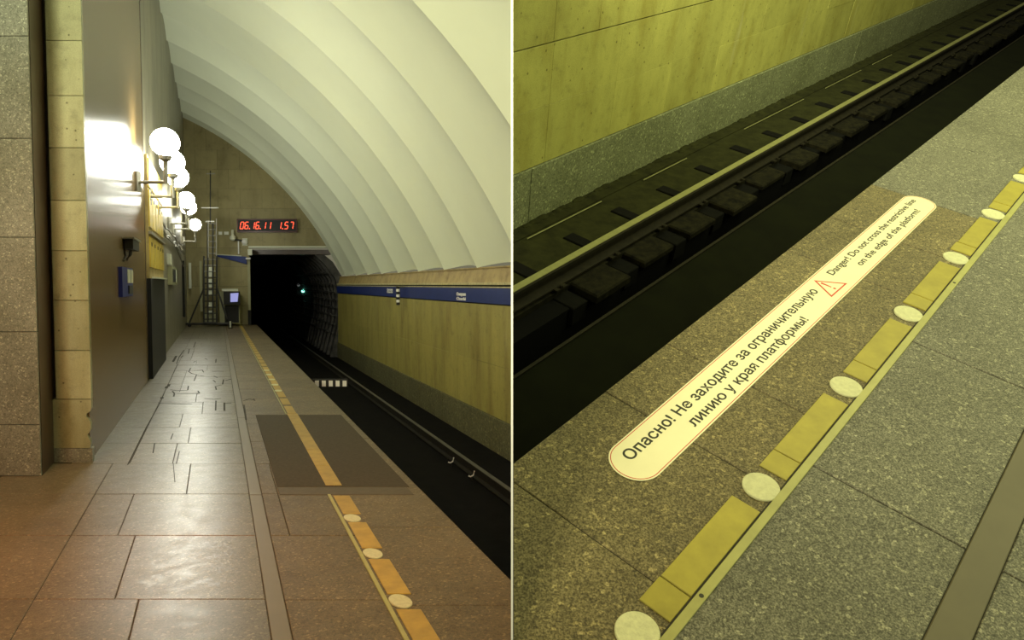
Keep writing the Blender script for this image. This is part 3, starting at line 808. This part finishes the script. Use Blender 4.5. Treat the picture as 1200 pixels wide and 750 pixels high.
o = empty('junction_box', 'L', at(258.5, 274, END), 'white junction box left of the clock, first of a pair', 'junction box'); ebox('case', 255.8, 271.3, 260.6, 275.2, 'pale', o, END - .08); ebox('cover', 256.4, 271.8, 260, 274.7, 'white', o, END - .09, END - .08)
o = empty('junction_box', 'L', at(265.5, 274, END), 'white junction box left of the clock, second of a pair', 'junction box'); ebox('case', 262.4, 271.3, 268.2, 275.2, 'pale', o, END - .08); ebox('cover', 263, 271.8, 267.6, 274.7, 'white', o, END - .09, END - .08)
o = empty('security_camera', 'L', at(273, 279, END - .2), 'small white camera on a mount just below the clock corner', 'camera')
ball(b_ := B(), W(272.8, 278.8, END - .2), .11, 14, 10); link('dome', b_, M['pale'], o, 'L', mapped=True, smooth=True)
bm = B(); tube(bm, [W(272.5, 270, END - .1), W(272.5, 277, END - .2)], .05, 8); link('mount', bm, M['pale'], o, 'L', mapped=True)
bm = B(); tube(bm, [W(274, 280.5, END - .2), W(283, 282, END - .1), W(286, 283, END - .05)], .035, 8); link('cable', bm, M['dark_metal'], o, 'L', mapped=True)
tag(ebox('fluorescent_tube', 278.7, 281.5, 280.4, 297.5, 'white', None, END - .06), 'short vertical white tube light left of the tunnel mouth', 'tube light')
o = empty('signal_bell', 'L', at(287, 283, END), 'rounded white bell at the top corner of the tunnel mouth', 'bell')
ball(b_ := B(), W(286.8, 283.5, END - .06), .11, 14, 10); link('dome', b_, M['white'], o, 'L', mapped=True, smooth=True); ebox('back_plate', 283.8, 279.2, 290, 287.8, 'pale', o, END - .04)
o = empty('corner_camera', 'L', at(292, 296, END), 'white hooded camera beneath the lintel corner of the tunnel', 'camera')
ebox('hood', 290.5, 292, 295.5, 299, 'pale', o, END - .35, END - .05); ebox('lens_bar', 288, 302, 293.6, 303.8, 'white', o, END - .3, END - .2)
# tapering blue sign
o = empty('tapered_sign', 'L', at(272, 304, END - .1), 'slim blue tapering sign board left of the tunnel mouth', 'sign')
P = [at(*p_, END - .08) for p_ in ((252.5, 298.5), (289, 300.8), (289, 309.5), (276, 306), (252.5, 300.2))]
link('sign_panel', poly_prism(B(), [(p_[0], p_[2]) for p_ in P], END - .08, END - .02, lambda u, v, r: (u, r, v)), M['blue'], o)
P = [at(*p_, END - .085) for p_ in ((252.5, 297.6), (283, 299.4), (283, 300.4), (252.5, 298.6))]
link('white_trim', poly_prism(B(), [(p_[0], p_[2]) for p_ in P], END - .085, END - .02, lambda u, v, r: (u, r, v)), M['pale'], o)
# monitor desk
o = empty('monitor_stand', 'L', at(270, 380, END - .8)[:2] + (0,), 'boxy beige monitor stand with a bluish screen beside the tunnel mouth', 'monitor stand')
bmn = END - .9
ebox('cabinet', 257, 342, 281, 379, 'beige', o, bmn, END - .3)
ebox('top', 260, 338.6, 279, 341.2, 'pale', o, bmn - .1, END - .3)
mo = ebox('monitor_case', 262, 341.5, 281.5, 357, 'dark_metal', o, bmn - .25, bmn)
P = [at(*p_, bmn - .26) for p_ in ((270, 343.8), (279.5, 343.2), (278.4, 353.6), (270, 354))]
link('screen', poly_prism(B(), [(p_[0], p_[2]) for p_ in P], bmn - .27, bmn - .255, lambda u, v, r: (u, r, v)), M['screen'], mo)
ebox('shadow_panel', 263, 358, 280, 378, 'dark_metal', o, bmn - .02, bmn)
o = empty('floor_bollard', 'L', at_floor(268, 384), 'small white marker standing on the floor by the mast base', 'marker')
c = W(270, 384, 25.6)
bm = B(); tube(bm, [(c.x, c.y, 0), (c.x, c.y, .04)], .07, 10); link('foot', bm, M['dark_metal'], o, 'L', mapped=True)
bm = B(); tube(bm, [(c.x, c.y, .04), (c.x, c.y, .25)], .03, 8); link('post', bm, M['pale'], o, 'L', mapped=True)

# ================================================================== RIGHT PLACE
RE = 26.0
fr = empty('floor', 'R', (-.3, 4, -.06), kind='structure')
def R(name, bm, m, parent, **kw): return link(name, bm, M[m], parent, 'R', **kw)
R('slab_bed', bx(B(), -.90, 1.6, -.5, RE, -.30, -.004), 'grout', fr)
def rslab(v0, v1, u0, u1, m, g=.0016, z=0.0):
    rn = random.uniform(-.0008, .0008)
    bm = slab(B(), v0 + g, v1 - g, u0 + g, u1 - g, -.03, z + rn, .0022)
    return R('paving_slab', bm, m, fr)
ue = [-.3, .25, .66, 1.09, 1.568, 1.922, 2.414, 2.86, 3.30, 3.822, 4.25, 4.73, 5.2, 5.65] + [5.65 + .47 * i for i in range(1, 44)]
for a, b in zip(ue, ue[1:]):
    if a > 12.5: rslab(-.91, -.31, a, min(a + .47, RE), 'granite_edge_r' if a < 5 else 'granite_r')
    else: rslab(-.91, -.31, a, b, 'granite_edge_r' if a < 3.8 else 'granite_r')
ui = [-.3, .05, .89, 1.73, 2.568, 3.41, 4.25] + [4.25 + .84 * i for i in range(1, 26)]
for a, b in zip(ui, ui[1:]): rslab(-.31, .102, a, b, 'granite_r')
b = -.3
while b < RE - .5: rslab(.102, .187, b, b + 2.9, 'band_r', .001); b += 2.9
uo = [.0, .86, 1.722, 2.58, 3.44] + [3.44 + .86 * i for i in range(1, 14)]
for a, b in zip(uo, uo[1:]): rslab(.187, 1.4, a, b, 'granite_r')
# warning line, right
wr2 = empty('warning_line', 'R', (-.36, 3, 0), 'broken yellow plate line with cream round studs beside the danger sticker', 'warning line')
du = .5945
for k in range(-1, 14):
    uc = .952 + du * k
    if uc > .4:
        R('raised_disc', disc(B(), (-.3735, uc), .0505, 0, .006, 36, .002), 'disc', wr2)
    u0, u1 = uc + .072, uc + du - .085
    if u1 < .45: continue
    s = R('yellow_plate', slab(B(), -.4145 + random.uniform(-.003, .003), -.3335, u0 + .09, u1, -.001, .0055, .0015), 'yellow', wr2)
    R('yellow_plate', slab(B(), -.4145 + random.uniform(-.003, .003), -.3335, u0, u0 + .086, -.001, .0040, .001), 'yellow', wr2)
R('edge_bar', slab(B(), -.3275, -.3045, .3, 9.5, -.001, .007, .001), 'bar', wr2)
R('bar_seam', bx(B(), -.3330, -.3275, .3, 9.5, -.003, .0012), 'grout', wr2)
for k, u in enumerate((1.13, 3.1, 4.3)):
    R('screw', disc(B(), (-.3165, u), .006, .006, .0078, 12, .0005), 'ink', wr2)
# danger sticker
stk = empty('danger_sticker', 'R', (-.672, 2.6, 0), 'long cream rounded warning sticker with Russian and English danger text on the granite', 'sticker')
U0, U1 = 1.312, 3.852
def vc(u): return -.6735 + (u - U0) / (U1 - U0) * .0085
def capsule(hw, u0, u1, n=20, rr=None):
    rr = rr or hw; pts = []
    for i in range(n + 1):
        t = math.pi / 2 + math.pi * i / n
        pts.append((u0 + rr + rr * math.cos(t), hw * math.sin(t)))
    for i in range(n + 1):
        t = -math.pi / 2 + math.pi * i / n
        pts.append((u1 - rr + rr * math.cos(t), hw * math.sin(t)))
    return pts
fs = lambda p, q, r: (vc(p) + q, p, r)
HW = .0765
R('vinyl', poly_prism(B(), capsule(HW, U0, U1), .0008, .0022, fs), 'sticker', stk)
def ring(bm, hw, u0, u1, t, r0, r1):
    o_, i_ = capsule(hw, u0, u1), capsule(hw - t, u0 + t, u1 - t)
    n = len(o_)
    V = [[bm.verts.new(fs(p, q, r)) for p, q in s_] for s_ in (o_, i_) for r in (r0, r1)]
    for i in range(n):
        j = (i + 1) % n
        bm.faces.new((V[1][i], V[1][j], V[3][j], V[3][i])); bm.faces.new((V[0][i], V[0][j], V[1][j], V[1][i])); bm.faces.new((V[2][j], V[2][i], V[3][i], V[3][j]))
    return bm
R('red_border', ring(B(), HW - .0045, U0 + .0045, U1 - .0045, .0022, .0022, .0026), 'red_ink', stk)
def line(txt, u0, u1, vbase, cap, nm='lettering'):
    bm = text_bm(txt, u1 - u0, cap, lambda x, y, z: (vc(u0 + x) + vbase - y, u0 + x, .0023 + z), .0005, .016)
    R(nm, bm, 'ink', stk)
line('Опасно! Не заходите за ограничительную', 1.375, 2.635, -.008, .036)
line('линию у края платформы!', 1.625, 2.42, .048, .034)
line('Danger! Do not cross the restrictive line', 2.795, 3.790, -.018, .030)
line('on the edge of the platform!', 2.960, 3.690, .034, .030)
# warning triangle: apex toward the track side, base toward the yellow line
bm = B()
ap, bl, br_ = (2.700, -.056), (2.632, .044), (2.778, .047)
tri = [ap, br_, bl]; cx, cy = sum(p[0] for p in tri) / 3, sum(p[1] for p in tri) / 3
inn = [(cx + (p[0] - cx) * .83, cy + (p[1] - cy) * .83) for p in tri]
V = [[bm.verts.new(fs(p, q, r)) for p, q in s_] for s_ in (tri, inn) for r in (.0022, .0027)]
for i in range(3):
    j = (i + 1) % 3
    bm.faces.new((V[1][i], V[1][j], V[3][j], V[3][i])); bm.faces.new((V[0][i], V[0][j], V[1][j], V[1][i])); bm.faces.new((V[2][j], V[2][i], V[3][i], V[3][j]))
tri_o = R('warning_triangle', bm, 'red_ink', stk)
bm = B(); poly_prism(bm, [(2.6965, -.028), (2.7085, -.028), (2.7055, .014), (2.6995, .014)], .0022, .0027, fs)
pts = [(2.7025 + .0058 * math.cos(i * math.pi / 5), .027 + .0058 * math.sin(i * math.pi / 5)) for i in range(10)]; poly_prism(bm, pts, .0022, .0027, fs)
R('exclamation_mark', bm, 'red_ink', tri_o)

# ------------------------------------------------------------------ trench, right
tr2 = empty('floor', 'R', (-2, 8, -1.3), kind='structure')
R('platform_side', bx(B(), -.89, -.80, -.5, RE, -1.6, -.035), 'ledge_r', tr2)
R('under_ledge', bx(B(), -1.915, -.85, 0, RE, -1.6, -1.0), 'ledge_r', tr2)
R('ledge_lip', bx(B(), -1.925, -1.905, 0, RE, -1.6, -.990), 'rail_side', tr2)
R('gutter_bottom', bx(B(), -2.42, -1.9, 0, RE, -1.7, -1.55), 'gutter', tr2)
R('track_bed', bx(B(), -3.4, -2.57, 0, RE, -1.6, -1.13), 'bed_r', tr2)
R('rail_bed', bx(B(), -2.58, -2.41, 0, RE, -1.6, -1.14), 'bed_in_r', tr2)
R('wall_curb', bx(B(), -3.4, -3.02, 0, RE, -1.2, -1.121), 'bed_r', tr2)
# concrete pads between the sleepers on the inner side, gutter-side ends uneven
us = [3.0 + .0]
marks = [3.36, 3.97, 4.582, 5.192, 5.825, 6.501, 7.116, 7.738, 8.423, 9.074, 9.73, 10.402, 10.948, 11.4, 11.95, 12.503, 13.131, 13.87, 14.659, 15.3, 15.95, 16.6, 17.25, 17.9, 18.55, 19.2]
rnd = random.Random(21)
slp = []
ORD = 'first second third fourth fifth sixth seventh eighth ninth tenth eleventh twelfth thirteenth fourteenth fifteenth sixteenth seventeenth eighteenth nineteenth twentieth'.split()
ORD += ['twenty-' + x for x in ORD[:8]]
for k, u in enumerate(marks):
    o = empty('railway_sleeper', 'R', (-2.45, u, -1.16), 'dark tarred sleeper under the bright rail, ' + ORD[k] + ' from the white divider', 'sleeper', 'sleepers under the bright rail')
    R('timber', slab(B(), -2.83 + rnd.uniform(-.02, .02), -2.42, u - .055, u + .055, -1.3, -1.117, .006), 'sleeper', o)
    R('timber_end', slab(B(), -2.42, -2.25 + rnd.uniform(-.03, .03), u - .06, u + .09, -1.3, -1.17, .006), 'sleeper', o)
    R('rail_chair', bx(B(), -2.57, -2.39, u - .05, u + .06, -1.122, -1.110), 'rail_side', o)
    for vv in (-2.56, -2.40):
        R('bolt', disc(B(), (vv, u + .005), .014, -1.110, -1.09, 6, .003), 'rail_side', o)
for k in range(len(marks) - 1):
    u0, u1 = marks[k] + .115, marks[k + 1] - .115
    bm = slab(B(), -2.42, -2.215 + rnd.uniform(-.035, .035), u0, u1, -1.185, -1.135 + rnd.uniform(-.01, .01), .012)
    R('concrete_pad', bm, 'bed_in_r', tr2)
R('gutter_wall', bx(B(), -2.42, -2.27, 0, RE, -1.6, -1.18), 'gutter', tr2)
rr = empty('running_rail', 'R', (-2.49, 8, -1.12), 'bright worn steel rail crossing the dark track bed of the right view', 'rail')
VR = -2.487
R('rail_body', poly_prism(B(), rail_prof(.118), 0, RE, lambda p, q, s: (VR + p, s, -1.12 + q)), 'rail_side', rr)
R('rail_head', bx(B(), VR - .029, VR + .022, 0, RE, -1.003, -.998), 'rail_top', rr)
gw = empty('ground_wire', 'R', (-2.985, 7.5, -1.12), 'thin pale wire lying in pieces along the track bed between wall and rail', 'wire')
for u0, u1 in ((3.7, 4.6), (5.2, 5.9), (7.0, 8.4), (9.0, 10.1), (10.5, 11.2)):
    R('wire_length', tube(B(), [(-2.985, u0, -1.117), (-2.985, u1, -1.117)], .005, 5), 'rail_top', gw)

# ------------------------------------------------------------------ wall, right view
w2 = empty('wall_track', 'R', (-3.16, 8, -1.15), kind='structure')
VW = -3.16
R('wall_core', bx(B(), VW - .4, VW - .05, 1.5, RE, -1.6, 2.2), 'grout', w2)
f2 = lambda p, q, r: (VW - r, p, q)
def wp(u0, u1, h0, h1, m, d=0.0, g=.0014, ch=.0018):
    R('wall_panel', slab(B(), u0 + g, u1 - g, h0 + g, h1 - g, .07, d + rnd.uniform(-.0015, .0015), ch, f2), m, w2)
us = [1.5, 2.55, 3.42, 3.52, 4.04, 4.543, 5.0] + [5.0 + .5 * i for i in range(1, 43)]
for h0, h1 in ((.167, .66), (.66, 1.16), (1.16, 1.66), (1.66, 2.16)):
    for a, b in zip(us, us[1:]):
        if b - a > .2 and (h0 < 1 or a < 9): wp(a, b, h0, h1, 'marble_r')
        elif h0 < 1: wp(a, b, h0, h1, 'marble_r')
ul = [1.6, 2.4, 3.2, 4.05, 4.85, 5.65, 6.45, 7.25, 8.05] + [8.05 + .8 * i for i in range(1, 23)]
for k, (a, b) in enumerate(zip(ul, ul[1:])):
    wp(a, b, -.687, -.262, 'marble_r', g=.0006, ch=.0010); wp(a, b, -.262, .160, 'marble_r', g=.0006, ch=.0010)
up = [1.5, 3.9, 6.3, 8.7, 10.2, 12.6, 15, 17.4, 19.8, 22.2, 24.6]
for a, b in zip(up, up[1:]): wp(a, b, -1.16, -.691, 'plinth_r', -.012, .0015, .004)
# rubble of mortar where plinth meets the bed
bm = B(); rnd = random.Random(2)
u = 2.6
while u < 16:
    s_ = rnd.uniform(.015, .05)
    bmesh.ops.create_icosphere(bm, subdivisions=1, radius=s_, matrix=Matrix.Translation((VW + .02 + rnd.uniform(0, .03), u, -1.125)) @ Matrix.Diagonal((1, 1.8, .5, 1)))
    u += rnd.uniform(.03, .10)
tag(R('mortar_crumbs', bm, 'bed_r', w2), kind='stuff')
